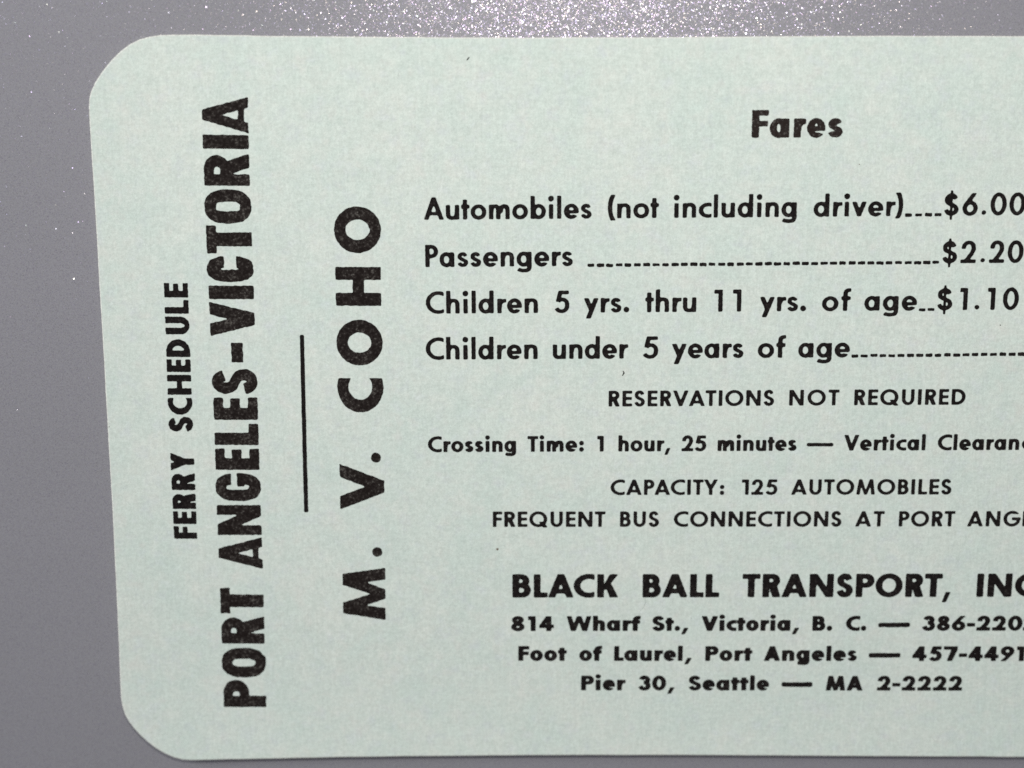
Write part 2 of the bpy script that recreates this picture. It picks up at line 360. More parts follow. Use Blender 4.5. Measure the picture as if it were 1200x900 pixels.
# ------------------------------------------------------------------ lettering: each glyph is a solid drawn from strokes, bowls and bars
class Pen:
    """fields on a grid; negative inside.  Units: cap height = 1, y = 0 is the baseline."""
    def __init__(s, X, Y, sv, sh):
        s.X, s.Y, s.sv, s.sh = X, Y, sv, sh
    def box(s, x0, y0, x1, y1):
        return np.maximum(np.abs(s.X - (x0 + x1) / 2) - (x1 - x0) / 2, np.abs(s.Y - (y0 + y1) / 2) - (y1 - y0) / 2)
    def poly(s, pts):
        d = np.full(s.X.shape, 1e9)
        ins = np.zeros(s.X.shape, bool)
        n = len(pts)
        for i in range(n):
            ax, ay = pts[i]; bx, by = pts[(i + 1) % n]
            ex, ey = bx - ax, by - ay
            L = ex * ex + ey * ey + 1e-12
            t = np.clip(((s.X - ax) * ex + (s.Y - ay) * ey) / L, 0, 1)
            d = np.minimum(d, np.hypot(s.X - ax - t * ex, s.Y - ay - t * ey))
            c = (ay > s.Y) != (by > s.Y)
            xi = ax + (s.Y - ay) * ex / (ey if abs(ey) > 1e-9 else 1e-9)
            ins ^= c & (s.X < xi)
        return np.where(ins, -d, d)
    sq = 2
    def sell(s, cx, cy, rx, ry, n):
        return ((np.abs((s.X - cx) / rx) ** n + np.abs((s.Y - cy) / ry) ** n) ** (1 / n) - 1) * min(rx, ry)
    def ell(s, cx, cy, rx, ry):
        return (np.hypot((s.X - cx) / rx, (s.Y - cy) / ry) - 1) * min(rx, ry)
    def ring(s, x0, y0, x1, y1, sv=None, sh=None):
        sv = s.sv if sv is None else sv; sh = s.sh if sh is None else sh
        cx, cy, rx, ry = (x0 + x1) / 2, (y0 + y1) / 2, (x1 - x0) / 2, (y1 - y0) / 2
        if s.sq != 2:
            return np.maximum(s.sell(cx, cy, rx, ry, s.sq), -s.sell(cx, cy, max(rx - sv, 0.02), max(ry - sh, 0.02), s.sq + 0.8))
        return np.maximum(s.ell(cx, cy, rx, ry), -s.ell(cx, cy, max(rx - sv, 0.02), max(ry - sh, 0.02)))
    def pen(s, pts, sv=None, sh=None, cut0=True, cut1=True):
        sv = (s.sv if sv is None else sv) / 2; sh = (s.sh if sh is None else sh) / 2
        X, Y = s.X / sv, s.Y / sh
        d = np.full(X.shape, 1e9)
        idx = np.zeros(X.shape, int)
        q = [(x / sv, y / sh) for x, y in pts]
        nseg = len(q) - 1
        for kk, ((ax, ay), (bx, by)) in enumerate(zip(q, q[1:])):
            ex, ey = bx - ax, by - ay
            L = ex * ex + ey * ey + 1e-12
            t = np.clip(((X - ax) * ex + (Y - ay) * ey) / L, 0, 1)
            dd = np.hypot(X - ax - t * ex, Y - ay - t * ey)
            idx = np.where(dd < d, kk, idx)
            d = np.minimum(d, dd)
        f = (d - 1) * min(sv, sh)
        for on, a, b, sel in ((cut0, pts[0], pts[1], idx <= 1), (cut1, pts[-1], pts[-2], idx >= nseg - 2)):
            if on:
                ex, ey = b[0] - a[0], b[1] - a[1]
                l = math.hypot(ex, ey) + 1e-9
                h = -((s.X - a[0]) * ex + (s.Y - a[1]) * ey) / l
                near = sel & (np.hypot(s.X - a[0], s.Y - a[1]) < 1.5 * max(sv, sh))
                f = np.where(near, np.maximum(f, h), f)
        return f
    def bowl(s, x0, y0, x1, y1, sv=None, sh=None):
        sv = s.sv if sv is None else sv; sh = s.sh if sh is None else sh
        def D(x0, y0, x1, y1):
            ry = (y1 - y0) / 2
            rx = min(ry * 1.05, (x1 - x0) * 0.95)
            cx = x1 - rx
            e = s.ell(cx, y0 + ry, rx, ry)
            return np.where(s.X > cx, e, s.box(x0, y0, cx + rx, y1))
        return np.maximum(D(x0, y0, x1, y1), -D(x0 - 0.1, y0 + sh, x1 - sv, y1 - sh))

def U(*a):
    r = a[0]
    for b in a[1:]:
        r = np.minimum(r, b)
    return r
def I(*a):
    r = a[0]
    for b in a[1:]:
        r = np.maximum(r, b)
    return r
def cub(p0, p1, p2, p3, n=9):
    out = []
    for i in range(n + 1):
        t = i / n; u = 1 - t
        out.append((u**3 * p0[0] + 3*u*u*t * p1[0] + 3*u*t*t * p2[0] + t**3 * p3[0],
                    u**3 * p0[1] + 3*u*u*t * p1[1] + 3*u*t*t * p2[1] + t**3 * p3[1]))
    return out
def curve(pts):
    """first point, then (c1, c2, p) triples or single (p,) line points; returns polyline"""
    out = [pts[0]]
    for seg in pts[1:]:
        if len(seg) == 1:
            out.append(seg[0])
        else:
            out += cub(out[-1], *seg)[1:]
    return out

def glyph_field(ch, X, Y, w, st):
    sv, sh, xh = st['sv'], st['sh'], st['xh']
    asc = 1.03
    if st.get('cond'):
        sv = {'N': .225, 'R': .245, 'A': .205, 'V': .26, 'O': .265, 'C': .265, 'G': .26, 'S': .25, 'P': .27, 'E': .27, 'L': .28, 'T': .30}.get(ch, sv)
        if ch in 'OCG':
            sh = .235
    p = Pen(X, Y, sv, sh)
    if st.get('cond'):
        p.sq = 2.5
    box, poly, ring, pen, bowl, ell = p.box, p.poly, p.ring, p.pen, p.bowl, p.ell
    def inb(y0, y1, x0=0.0, x1=None):   # map normalised (u, v) to the centre-line box
        xa, xb = x0 + sv / 2, (w if x1 is None else x1) - sv / 2
        ya, yb = y0 + sh / 2, y1 - sh / 2
        return lambda u, v: (xa + (xb - xa) * u, ya + (yb - ya) * v)
    def npath(y0, y1, pts, **k):
        m = inb(y0, y1)
        q = [m(*pts[0])] + [tuple(m(*c) for c in sg) for sg in pts[1:]]
        return pen(curve(q), **k)
    S_SP = [(0.93, 0.80), ((0.84, 0.95), (0.70, 1.0), (0.52, 1.0)), ((0.25, 1.0), (0.05, 0.91), (0.05, 0.755)),
            ((0.05, 0.59), (0.28, 0.55), (0.50, 0.50)), ((0.76, 0.44), (1.0, 0.40), (1.0, 0.24)),
            ((1.0, 0.08), (0.76, 0), (0.48, 0)), ((0.27, 0), (0.09, 0.07), (0.0, 0.23))]
    o = 0.012
    if ch == 'A' or ch == 'V':
        YY = Y if ch == 'A' else 1 - Y
        q = Pen(X, YY, sv, sh)
        ap = st.get('apex', 0.9) * sv; sd = sv * 1.07
        T = q.poly([(0, 0), (w, 0), (w/2 + ap/2, 1), (w/2 - ap/2, 1)])
        k = (w/2 - ap/2)
        cut = np.maximum((sd + YY * k) - X, X - (w - sd - YY * k)) * (1 / math.hypot(1, k))
        if ch == 'A':
            c0, bt = (0.09, 0.125) if st.get('cond') else (0.2 if sv < 0.22 else 0.17, sh * 0.92)
            bar = q.box(-1, c0, 3, c0 + bt)
            return I(T, -I(cut, -bar))
        return I(T, -cut)
    if ch == 'B':
        m = 0.52
        return U(box(0, 0, sv, 1), bowl(0, m - sh*0.5, w * 0.92, 1), bowl(0, 0, w, m + sh * 0.5))
    if ch == 'C' or ch == 'G':
        if st.get('cond'):
            r = ring(0, -o, w, 1 + o)
            if ch == 'C':
                return I(r, -box(w * 0.5, 0.36, 2, 0.64))
            r = I(r, -box(w * 0.5, 0.50, 2, 0.66))
            return U(r, I(box(w * 0.52, 0.36, w, 0.52), ell(w/2, .5, w/2, .5+o)), box(w - sv, 0.0, w, 0.45) if False else box(w*0.62, 0.38, w, 0.52))
        R = 0.5 + o
        rx = (w + 0.64 * sv) / 1.64 if ch == 'C' else w * 0.53
        rr = ring(0, -o, 2 * rx, 1 + o)
        if ch == 'C':
            return I(rr, X - w)
        g = I(rr, -box(rx + 0.05, 0.50, 3, 0.50 + 0.17), np.maximum(X - w, -10))
        g = I(g, -I(box(rx, 0.5, 3, 0.80), X*0 + (0.5 - Y)))
        return U(g, I(box(rx * 0.98, 0.40, 2 * rx, 0.40 + sh), ell(rx, .5, rx, R)))
    if ch == 'D':
        return U(box(0, 0, sv, 1), bowl(0, 0, w, 1))
    if ch in 'EF':
        f = U(box(0, 0, sv, 1), box(0, 1 - sh, w, 1), box(0, 0.5 - sh * 0.45, w * 0.96, 0.5 + sh * 0.55))
        if ch == 'E':
            f = U(f, box(0, 0, w, sh))
        return f
    if ch == 'H':
        return U(box(0, 0, sv, 1), box(w - sv, 0, w, 1), box(0, 0.5 - sh/2, w, 0.5 + sh/2))
    if ch == 'I':
        return box(0, 0, w, 1)
    if ch == 'K':
        d = sv * 1.28
        return U(box(0, 0, sv, 1), poly([(sv * 0.8, 0.42), (w - d, 1), (w - 0.01, 1), (sv * 0.9 + d * 0.25, 0.30)]),
                 poly([(sv * 0.9 + 0.06, 0.58), (sv + d * 0.62 + 0.02, 0.70), (w, 0), (w - d, 0)]))
    if ch == 'L':
        return U(box(0, 0, sv, 1), box(0, 0, w, sh))
    if ch == 'M':
        k = 0.12 * w; s1 = sv * 1.02; ap = sv * 0.95
        return U(poly([(0, 0), (s1, 0), (k + ap, 1), (k, 1)]), poly([(w, 0), (w - s1, 0), (w - k - ap, 1), (w - k, 1)]),
                 poly([(k, 1), (k + ap, 1), (w/2 + ap*0.42, 0), (w/2 - ap*0.42, 0)]), poly([(w - k, 1), (w - k - ap, 1), (w/2 - ap*0.42, 0), (w/2 + ap*0.42, 0)]))
    if ch == 'N':
        d = sv * 1.12
        return U(box(0, 0, sv, 1), box(w - sv, 0, w, 1), poly([(0, 1), (d, 1), (w, 0), (w - d, 0)]))
    if ch == 'O':
        return ring(0, -o, w, 1 + o)
    if ch == '0':
        return ring(0, -o, w, 1 + o)
    if ch == 'Q':
        r = w * 0.965
        return U(ring(0, -o, r, 1 + o), poly([(w * 0.50, 0.34), (w * 0.50 + sv * 1.25, 0.34), (w, -0.04), (w - sv * 1.35, -0.04)]))
    if ch == 'P':
        return U(box(0, 0, sv, 1), bowl(0, 0.40, w, 1))
    if ch == 'R':
        return U(box(0, 0, sv, 1), bowl(0, 0.43, w * 0.95, 1), poly([(sv * 1.0, 0.44), (sv * 1.0 + sv * 1.15, 0.5), (w, 0), (w - sv * 1.22, 0)]))
    if ch == 'S':
        return npath(-o, 1 + o, S_SP)
    if ch == 'T':
        return U(box(0, 1 - sh, w, 1), box(w/2 - sv/2, 0, w/2 + sv/2, 1))
    if ch == 'U':
        ry = min(w / 2, 0.45)
        lo = I(ring(0, -o, w, 2 * ry - o), Y - ry)
        return U(lo, box(0, ry - 0.01, sv, 1), box(w - sv, ry - 0.01, w, 1))
    if ch == 'W':
        s1 = sv * 0.98
        return U(poly([(0, 1), (s1, 1), (w*0.27 + s1*0.5, 0), (w*0.27 - s1*0.5, 0)]), poly([(w, 1), (w - s1, 1), (w*0.73 - s1*0.5, 0), (w*0.73 + s1*0.5, 0)]),
                 poly([(w/2 - s1*0.45, 1), (w/2 + s1*0.45, 1), (w*0.27 + s1*0.5, 0), (w*0.27 - s1*0.5, 0)]), poly([(w/2 - s1*0.45, 1), (w/2 + s1*0.45, 1), (w*0.73 + s1*0.5, 0), (w*0.73 - s1*0.5, 0)]))
    if ch == 'Y':
        d = sv * 1.15
        return U(box(w/2 - sv/2, 0, w/2 + sv/2, 0.48), poly([(0, 1), (d, 1), (w/2 + sv/2, 0.40), (w/2 - sv/2, 0.40)]),
                 poly([(w, 1), (w - d, 1), (w/2 - sv/2, 0.40), (w/2 + sv/2, 0.40)]))
    # ---- figures
    if ch == '1':
        return U(box(w - sv, 0, w, 1), poly([(0, 1), (w, 1), (w, 1 - sh * 0.95), (0, 1 - sh * 1.15)]))
    if ch == '2':
        m = inb(0, 1 + o)
        top = curve([m(0.04, 0.66), (m(0.05, 0.88), m(0.25, 1.0), m(0.50, 1.0)), (m(0.78, 1.0), m(0.95, 0.88), m(0.95, 0.70)), (m(0.95, 0.55), m(0.80, 0.42), m(0.62, 0.27)), (m(0.12, -0.10),)])
        return U(I(pen(top, cut1=False), -Y, -X), box(0.0, 0, w, sh))
    if ch == '3':
        return U(npath(-o, 1 + o, [(0.10, 0.80), ((0.17, 0.95), (0.30, 1.0), (0.50, 1.0)), ((0.77, 1.0), (0.91, 0.90), (0.91, 0.77)), ((0.91, 0.62), (0.75, 0.54), (0.40, 0.54))]),
                 npath(-o, 1 + o, [(0.40, 0.54), ((0.80, 0.54), (1.0, 0.43), (1.0, 0.27)), ((1.0, 0.10), (0.78, 0), (0.48, 0)), ((0.24, 0), (0.07, 0.08), (0.0, 0.25))]))
    if ch == '4':
        x = w - sv * 1.5
        return U(box(x, 0, x + sv, 1), box(0, 0.2, w, 0.2 + sh), poly([(x - 0.02, 1), (x + sv, 1), (x + 0.02, 0.78), (sv * 0.95, 0.2), (0, 0.22), (0, 0.2 + sh * 0.7)]))
    if ch == '5':
        m = inb(0, 1)
        return U(box(w * 0.30, 1 - sh, w * 0.97, 1), poly([(w * 0.27, 1), (w * 0.30 + sv * 0.95, 1), (w * 0.13 + sv * 0.9, 0.50), (w * 0.10, 0.50)]),
                 npath(-o, 1, [(0.16, 0.52), ((0.30, 0.61), (0.42, 0.63), (0.54, 0.63)), ((0.84, 0.63), (1.0, 0.50), (1.0, 0.33)), ((1.0, 0.12), (0.78, 0), (0.48, 0)), ((0.27, 0), (0.10, 0.05), (0.0, 0.17))]))
    if ch in '69':
        XX, YY = (X, Y) if ch == '6' else (w - X, 1 - Y)
        q = Pen(XX, YY, sv, sh)
        H = 0.655
        return U(q.ring(0, -o, w, H), q.poly([(w * 0.60, 1.0), (w * 0.60 + sv * 1.12, 1.0), (w * 0.5 + sv * 0.2, H - 0.02), (sv, 0.36), (0.01, 0.38), (w * 0.06, 0.50)]))
    if ch == '7':
        return U(box(0, 1 - sh, w, 1), poly([(w - sv * 1.15, 1 - sh * 0.5), (w, 1 - sh * 0.5), (w, 1 - sh), (w * 0.24 + sv * 1.1, 0), (w * 0.24, 0)]))
    if ch == '8':
        return U(ring(w * 0.06, 0.47, w * 0.94, 1 + o, sv * 0.95, sh), ring(0, -o, w, 0.57))
    if ch == '$':
        return U(npath(-0.0, 0.99, S_SP), box(w * 0.5 - sv * 0.27, -0.19, w * 0.5 + sv * 0.27, 1.13))
    # ---- points
    r = sv * st.get('dot', 0.66)
    if ch == '.':
        return ell(w/2, r * 0.95, w/2, w/2)
    if ch == ':':
        return U(ell(w/2, r * 0.95, w/2, w/2), ell(w/2, xh - r * 1.05, w/2, w/2))
    if ch == ',':
        d = w * 0.60
        return poly([(w - d, 0.21), (w, 0.21), (d * 0.80, -0.23), (0, -0.23)])
    if ch == '-':
        return box(0, st.get('hb', .30), w, st.get('hb', .30) + st.get('hy', sh))
    if ch in '()':
        XX = X if ch == '(' else w - X
        q = Pen(XX, Y, sv, sh)
        return I(q.pen(curve([(w - sv * 0.30, 1.08), ((sv * 0.25, 0.75), (sv * 0.25, 0.2), (w - sv * 0.30, -0.13))]), sv=sv, sh=sv, cut0=False, cut1=False), Y - 1.05, -0.10 - Y)
    # ---- lower case
    c = sh / 2
    if ch in 'adgq':
        rw = w - sv * 0.22
        f = ring(0, -o, rw, xh + o)
        if ch == 'a':
            return U(f, box(w - sv, 0, w, xh))
        if ch == 'd':
            return U(f, box(w - sv, 0, w, asc))
        hook = pen(curve([(w - sv/2, 0.2), ((w - sv/2, 0.0),), ((w - sv/2, -0.19), (w * 0.66, -0.27 + c), (w * 0.46, -0.27 + c)), ((w * 0.30, -0.27 + c), (w * 0.15, -0.23 + c), (w * 0.10, -0.12))]))
        return U(f, box(w - sv, 0, w, xh), hook)
    if ch == 'b':
        return U(ring(sv * 0.22, -o, w, xh + o), box(0, 0, sv, asc))
    if ch == 'c':
        rx = (w + 0.60 * sv) / 1.60
        return I(ring(0, -o, 2 * rx, xh + o), X - w)
    if ch == 'e':
        f = ring(0, -o, w, xh + o)
        mid = xh * 0.47
        gap = st.get('egap', 0.13) * xh
        f = I(f, -poly([(w * 0.5, mid - sh * 0.42), (w * 1.3, mid - sh * 0.42), (w * 1.3, mid - sh * 0.42 - gap * 1.8), (w * 0.5, mid - sh * 0.42 - gap * 0.55)]))
        return U(f, I(box(sv * 0.5, mid - sh * 0.42, w - sv * 0.05, mid + sh * 0.42), ell(w/2, xh/2, w/2, xh/2 + o)))
    if ch == 'f':
        x = w * 0.42
        return U(pen(curve([(x, 0), ((x, asc * 0.74),), ((x, asc - sh * 0.6), (x + sv * 0.5, asc - sh * 0.5), (w, asc - sh * 0.55))])), box(0, xh - sh, w * 0.97, xh))
    if ch in 'nhu':
        XX, YY = (X, Y) if ch != 'u' else (w - X, xh - Y)
        q = Pen(XX, YY, sv, sh)
        arch = q.pen(curve([(sv * 0.55, xh * 0.52), ((sv * 0.60, xh * 0.86), (w * 0.36, xh - c + o), (w * 0.55, xh - c + o)),
                            ((w - sv * 0.62, xh - c + o), (w - sv/2, xh * 0.76), (w - sv/2, xh * 0.56)), ((w - sv/2, 0),)]), cut0=False)
        top = asc if ch == 'h' else xh
        return U(arch, q.box(0, 0, sv, top))
    if ch == 'm':
        h2 = w / 2 + sv * 0.25
        def arch(x0):
            ww = h2
            return pen(curve([(x0 + sv * 0.55, xh * 0.52), ((x0 + sv * 0.60, xh * 0.86), (x0 + ww * 0.36, xh - c + o), (x0 + ww * 0.56, xh - c + o)),
                        ((x0 + ww - sv * 0.6, xh - c + o), (x0 + ww - sv/2, xh * 0.76), (x0 + ww - sv/2, xh * 0.56)), ((x0 + ww - sv/2, 0),)]), cut0=False)
        return U(box(0, 0, sv, xh), arch(0), arch(w - h2))
    if ch == 'i':
        d = w / 2
        dt = st.get('itop', 1.03)
        ry = min(d, (dt - xh - 0.075) / 2)
        return U(box(w/2 - sv/2, 0, w/2 + sv/2, xh), ell(w/2, dt - ry, d, ry))
    if ch == 'l':
        return box(0, 0, w, asc)
    if ch == 'o':
        return ring(0, -o, w, xh + o)
    if ch == 'r':
        return U(box(0, 0, sv, xh), I(pen(curve([(sv * 0.55, xh * 0.45), ((sv * 0.65, xh * 0.84), (w * 0.62, xh - c + o), (w + 0.05, xh - c * 1.15)), ]), cut0=False, cut1=False), X - w))
    if ch == 's':
        return npath(-o, xh + o, S_SP, sv=sv * 0.92, sh=sh * 0.92)
    if ch == 't':
        x = w * 0.46
        return U(box(x - sv/2, 0, x + sv/2, 0.89), box(0, xh - sh, w, xh))
    if ch == 'v':
        q = Pen(X, xh - Y, sv, sh)
        ap = 0.8 * sv
        T = q.poly([(0, 0), (w, 0), (w/2 + ap/2, xh), (w/2 - ap/2, xh)])
        YY = xh - Y; k = (w/2 - ap/2) / xh; sd = sv * 1.1
        cut = np.maximum((sd + YY * k) - X, X - (w - sd - YY * k))
        return I(T, -cut)
    if ch == 'y':
        d = sv * 1.12
        b0 = w * 0.14
        return U(poly([(w - d, xh), (w, xh), (b0 + d, -0.27), (b0, -0.27)]), poly([(0, xh), (d, xh), (w * 0.5 + d * 0.55, 0.07), (w * 0.5 - d * 0.25, 0.0)]))
    return box(0, 0, w, 1)

BASEW = dict(A=.90, B=.58, C=.80, D=.76, E=.52, F=.50, G=.92, H=.72, K=.68, L=.48, M=1.0, N=.80, O=1.02, P=.56, Q=1.06, R=.61, S=.56,
             T=.58, U=.68, V=.86, W=1.25, Y=.80, a=.65, b=.67, c=.55, d=.67, e=.65, f=.39, g=.66, h=.58, m=.88, n=.58, o=.69, r=.38, s=.48,
             t=.35, u=.58, v=.64, y=.66)
BASEW.update({'0': .70, '1': .36, '2': .66, '3': .64, '4': .74, '5': .68, '6': .68, '7': .66, '8': .64, '9': .68, '$': .66, '-': .36, '(': .29, ')': .29})
NB = .09
SB = {}   # side bearings: straight, round, open
for c_ in 'BDEFHKLMNPRUIbhiklmnru1':
    SB[c_] = (.085, .06)
for c_ in 'CGOQacdegoqs0235689S$':
    SB[c_] = (.045, .045)
for c_ in 'AVWYTvyft47.,:-()':
    SB[c_] = (.02, .02)
for c_, v_ in {'a': (.045, .085), 'd': (.045, .085), 'g': (.045, .085), 'b': (.085, .045), 'H': (.085, .085), 'I': (.085, .085), 'N': (.085, .085), 'M': (.05, .05), 'L': (.085, .0),
               'U': (.08, .08), 'h': (.085, .08), 'n': (.085, .08), 'm': (.085, .08), 'u': (.08, .085), 'i': (.07, .07), 'l': (.085, .085), 'r': (.085, 0), 'E': (.085, .04), '1': (.06, .09),
               'c': (.045, .02), 'C': (.045, .03), '.': (.06, .06), ',': (.03, .06), ':': (.08, .06), 'f': (.02, -.02), 't': (.015, .015), 'D': (.085, .05), 'B': (.085, .045),
               'P': (.085, .02), 'R': (.085, .02), 'F': (.085, .01), 'K': (.085, .0)}.items():
    SB[c_] = v_
STYLES = {
    'med':   dict(sv=.195, sh=.163, xh=.655, wf=.99, res=30, dot=.68, rough=.008),
    'caps':  dict(sv=.225, sh=.186, xh=.66, wf=1.02, res=28, dot=.62, rough=.008),
    'demi':  dict(sv=.243, sh=.193, xh=.70, wf=1.0, res=28, dot=.62, rough=.008, itop=1.06),
    'bold':  dict(sv=.275, sh=.212, rough=.007, xh=.66, wf=1.0, res=34, apex=1.0, over=dict(B=.76, L=.57, A=1.06, C=.86, K=.87, O=1.12, R=.76, T=.74, N=1.0, S=.68, P=.76)),
    'head':  dict(sv=.262, sh=.20, rough=.010, xh=.69, wf=1.0, res=38, over=dict(F=.61, a=.715, r=.45, e=.665, s=.56)),
    'heavy': dict(sv=.320, sh=.232, rough=.007, itop=1.10, hb=.28, xh=.725, wf=1.0, res=30, apex=1.0, dot=.56, hy=.24, egap=.12,
                  over={'8': .82, '1': .47, '4': .90, 'W': 1.60, 'h': .78, 'a': .86, 'r': .56, 'f': .58, 'S': .83, 't': .56, 'V': 1.08, 'i': .37, 'c': .66, 'o': .82, 'B': .84,
                        'C': .92, '3': .83, '6': .86, '2': .87, '0': .92, 'F': .70, 'L': .62, 'u': .78, 'e': .81, 'l': .31, 'P': .84, 'A': 1.06, 'n': .79, 'g': .85, 's': .62,
                        '5': .82, '7': .88, '9': .86, 'M': 1.26, '-': .52}),
    'cond':  dict(sv=.305, sh=.215, xh=.66, wf=1.0, res=64, apex=1.05, cond=1, hy=.255, hb=.29, rough=.006),
    'ferry': dict(sv=.275, sh=.215, xh=.66, wf=1.0, res=40, apex=1.0, rough=.010),
    'coho':  dict(sv=.282, sh=.245, xh=.66, wf=1.0, res=64, apex=.98, dot=.66, rough=.006),
}

def gwidth(ch, st):
    sv = st['sv']
    if ch in st.get('over', {}):
        return st['over'][ch]
    if ch == 'I' or ch == 'l':
        return sv * (1.0 if ch == 'I' else 0.98)
    if ch in '.:':
        return sv * 2 * st.get('dot', .66)
    if ch == 'i':
        return sv * 2 * st.get('dot', .66)
    if ch == ',':
        return sv * 1.35 + .07
    k = 2.0 if ch in 'mMW' else 1.0
    return BASEW[ch] * st['wf'] + k * (sv - .155) * 1.0

CASES = None
def polygonise(F, xs, ys):
    """filled marching squares: full cells merged into row runs, edge cells clipped"""
    verts, faces, index = [], [], {}
    ny, nx = F.shape
    ins = F < 0
    def vid(x, y):
        k = (round(x * 1e5), round(y * 1e5))
        if k not in index:
            index[k] = len(verts); verts.append((x, y))
        return index[k]
    full = ins[:-1, :-1] & ins[:-1, 1:] & ins[1:, :-1] & ins[1:, 1:]
    some = (ins[:-1, :-1] | ins[:-1, 1:] | ins[1:, :-1] | ins[1:, 1:]) & ~full
    for j in range(ny - 1):
        i = 0
        row = full[j]
        while i < nx - 1:
            if row[i]:
                k = i
                while k < nx - 1 and row[k]:
                    k += 1
                faces.append((vid(xs[i], ys[j]), vid(xs[k], ys[j]), vid(xs[k], ys[j+1]), vid(xs[i], ys[j+1])))
                i = k
            else:
                i += 1
    for j, i in zip(*np.nonzero(some)):
        c = [(xs[i], ys[j], F[j, i]), (xs[i+1], ys[j], F[j, i+1]), (xs[i+1], ys[j+1], F[j+1, i+1]), (xs[i], ys[j+1], F[j+1, i])]
        out = []
        for a, b in zip(c, c[1:] + c[:1]):
            if a[2] < 0:
                out.append(vid(a[0], a[1]))
            if (a[2] < 0) != (b[2] < 0):
                t = a[2] / (a[2] - b[2])
                out.append(vid(a[0] + t * (b[0] - a[0]), a[1] + t * (b[1] - a[1])))
        o2 = [v for k, v in enumerate(out) if v != out[k-1]]
        if len(o2) >= 3 and len(set(o2)) == len(o2):
            faces.append(tuple(o2))
    return verts, faces

def smooth_noise(X, Y, seed, wl):
    r = np.random.default_rng(seed)
    f = np.zeros(X.shape)
    for _ in range(7):
        a = r.uniform(0, 6.283); k = 6.283 / (wl * r.uniform(.6, 1.6)); ph = r.uniform(0, 6.283)
        f += np.sin((X * math.cos(a) + Y * math.sin(a)) * k + ph)
    return f / 3.5

def glyph_mesh(ch, w, st, seed):
    n = st['res']
    h = 1.0 / n
    xs = np.arange(-0.06, w + 0.06 + h, h)
    ys = np.arange(-0.33 if ch in 'gy,Q$()' else -0.08, 1.22 if ch in '$()' else 1.12, h)
    X, Y = np.meshgrid(xs, ys)
    F = glyph_field(ch, X, Y, w, st)
    amp = st.get('rough', .013)
    F = F + amp * smooth_noise(X, Y, seed, .16) + amp * 0.6 * smooth_noise(X, Y, seed + 1, .07) - .004
    # slight ink spread softens the corners
    K = F.copy()
    K[1:-1, 1:-1] = (F[1:-1, 1:-1] * 4 + 2 * (F[:-2, 1:-1] + F[2:, 1:-1] + F[1:-1, :-2] + F[1:-1, 2:]) + F[:-2, :-2] + F[2:, 2:] + F[:-2, 2:] + F[2:, :-2]) / 16
    return polygonise(K, xs, ys)

# ------------------------------------------------------------------ the card's own shape
CARD_T = 0.50
def card_z(x, y):
    """height of the card's face in mm: flat, with its clipped left corners sprung up a hair"""
    a = max(0.0, (-27.0 - x) / 9.0)
    b = max(0.0, (-24.0 - y) / 9.0)
    c = max(0.0, (y - 24.0) / 9.0)
    return CARD_T + 0.20 * a * a + 0.48 * b * b * (1.0 + 0.3 * a) + 0.03 * c * c

def link(name, me, mat, parent=None, label=None):
    o = bpy.data.objects.new(name, me)
    scene.collection.objects.link(o)
    if mat is not None:
        me.materials.append(mat)
    if parent is not None:
        o.parent = parent
    if label:
        o['label'] = label
    return o

def flat_mesh(name, verts, faces, lift=0.007):
    me = bpy.data.meshes.new(name)
    me.from_pydata([(x * MM, y * MM, (card_z(x, y) + lift) * MM) for x, y in verts], [], faces)
    me.update()
    return me

PAPER = paper_material()
RIM = plain_material('pale_cut_paper_rim', (0.62, 0.63, 0.58), 0.9)
INK_BIG = ink_material('mottled_brown_black_ink', 0.27, 4.6, (0.0085, 0.0055, 0.0048))
INK = ink_material('black_ink', 0.07, 4.2)
INK_HEAD = ink_material('thin_brown_black_ink', 0.34, 3.8, (0.018, 0.012, 0.010))
SPOT = plain_material('brown_spot', (0.16, 0.12, 0.09))
FAINT = plain_material('faint_grey_hair', (0.40, 0.45, 0.41))

# ------------------------------------------------------------------ the surface under the card
def build_surface():
    me = bpy.data.meshes.new('metal_surface')
    s = 0.45
    n = 24
    vs, fs = [], []
    for j in range(n + 1):
        for i in range(n + 1):
            vs.append((-s + 2 * s * i / n, -s + 2 * s * j / n, 0.0))
    for j in range(n):
        for i in range(n):
            a = j * (n + 1) + i
            fs.append((a, a + 1, a + n + 2, a + n + 1))
    me.from_pydata(vs, [], fs)
    o = link('metal_surface', me, metallic_paint())
    o['kind'] = 'structure'
build_surface()

# ------------------------------------------------------------------ the card
card = bpy.data.objects.new('fare_card', None)
scene.collection.objects.link(card)
card.empty_display_size = 0.01
card['label'] = 'pale mint green fare card with clipped corners and black print on grey metal'
card['category'] = 'card'

def densify(pts, step):
    out = []
    for a, b in zip(pts, pts[1:] + pts[:1]):
        d = math.dist(a, b)
        k = max(1, int(d / step))
        for i in range(k):
            out.append((a[0] + (b[0] - a[0]) * i / k, a[1] + (b[1] - a[1]) * i / k))
    return out

def smooth_loop(pts, it):
    for _ in range(it):
        n = len(pts)
        pts = [((pts[i-1][0] + 2 * pts[i][0] + pts[(i+1) % n][0]) / 4, (pts[i-1][1] + 2 * pts[i][1] + pts[(i+1) % n][1]) / 4) for i in range(n)]
    return pts

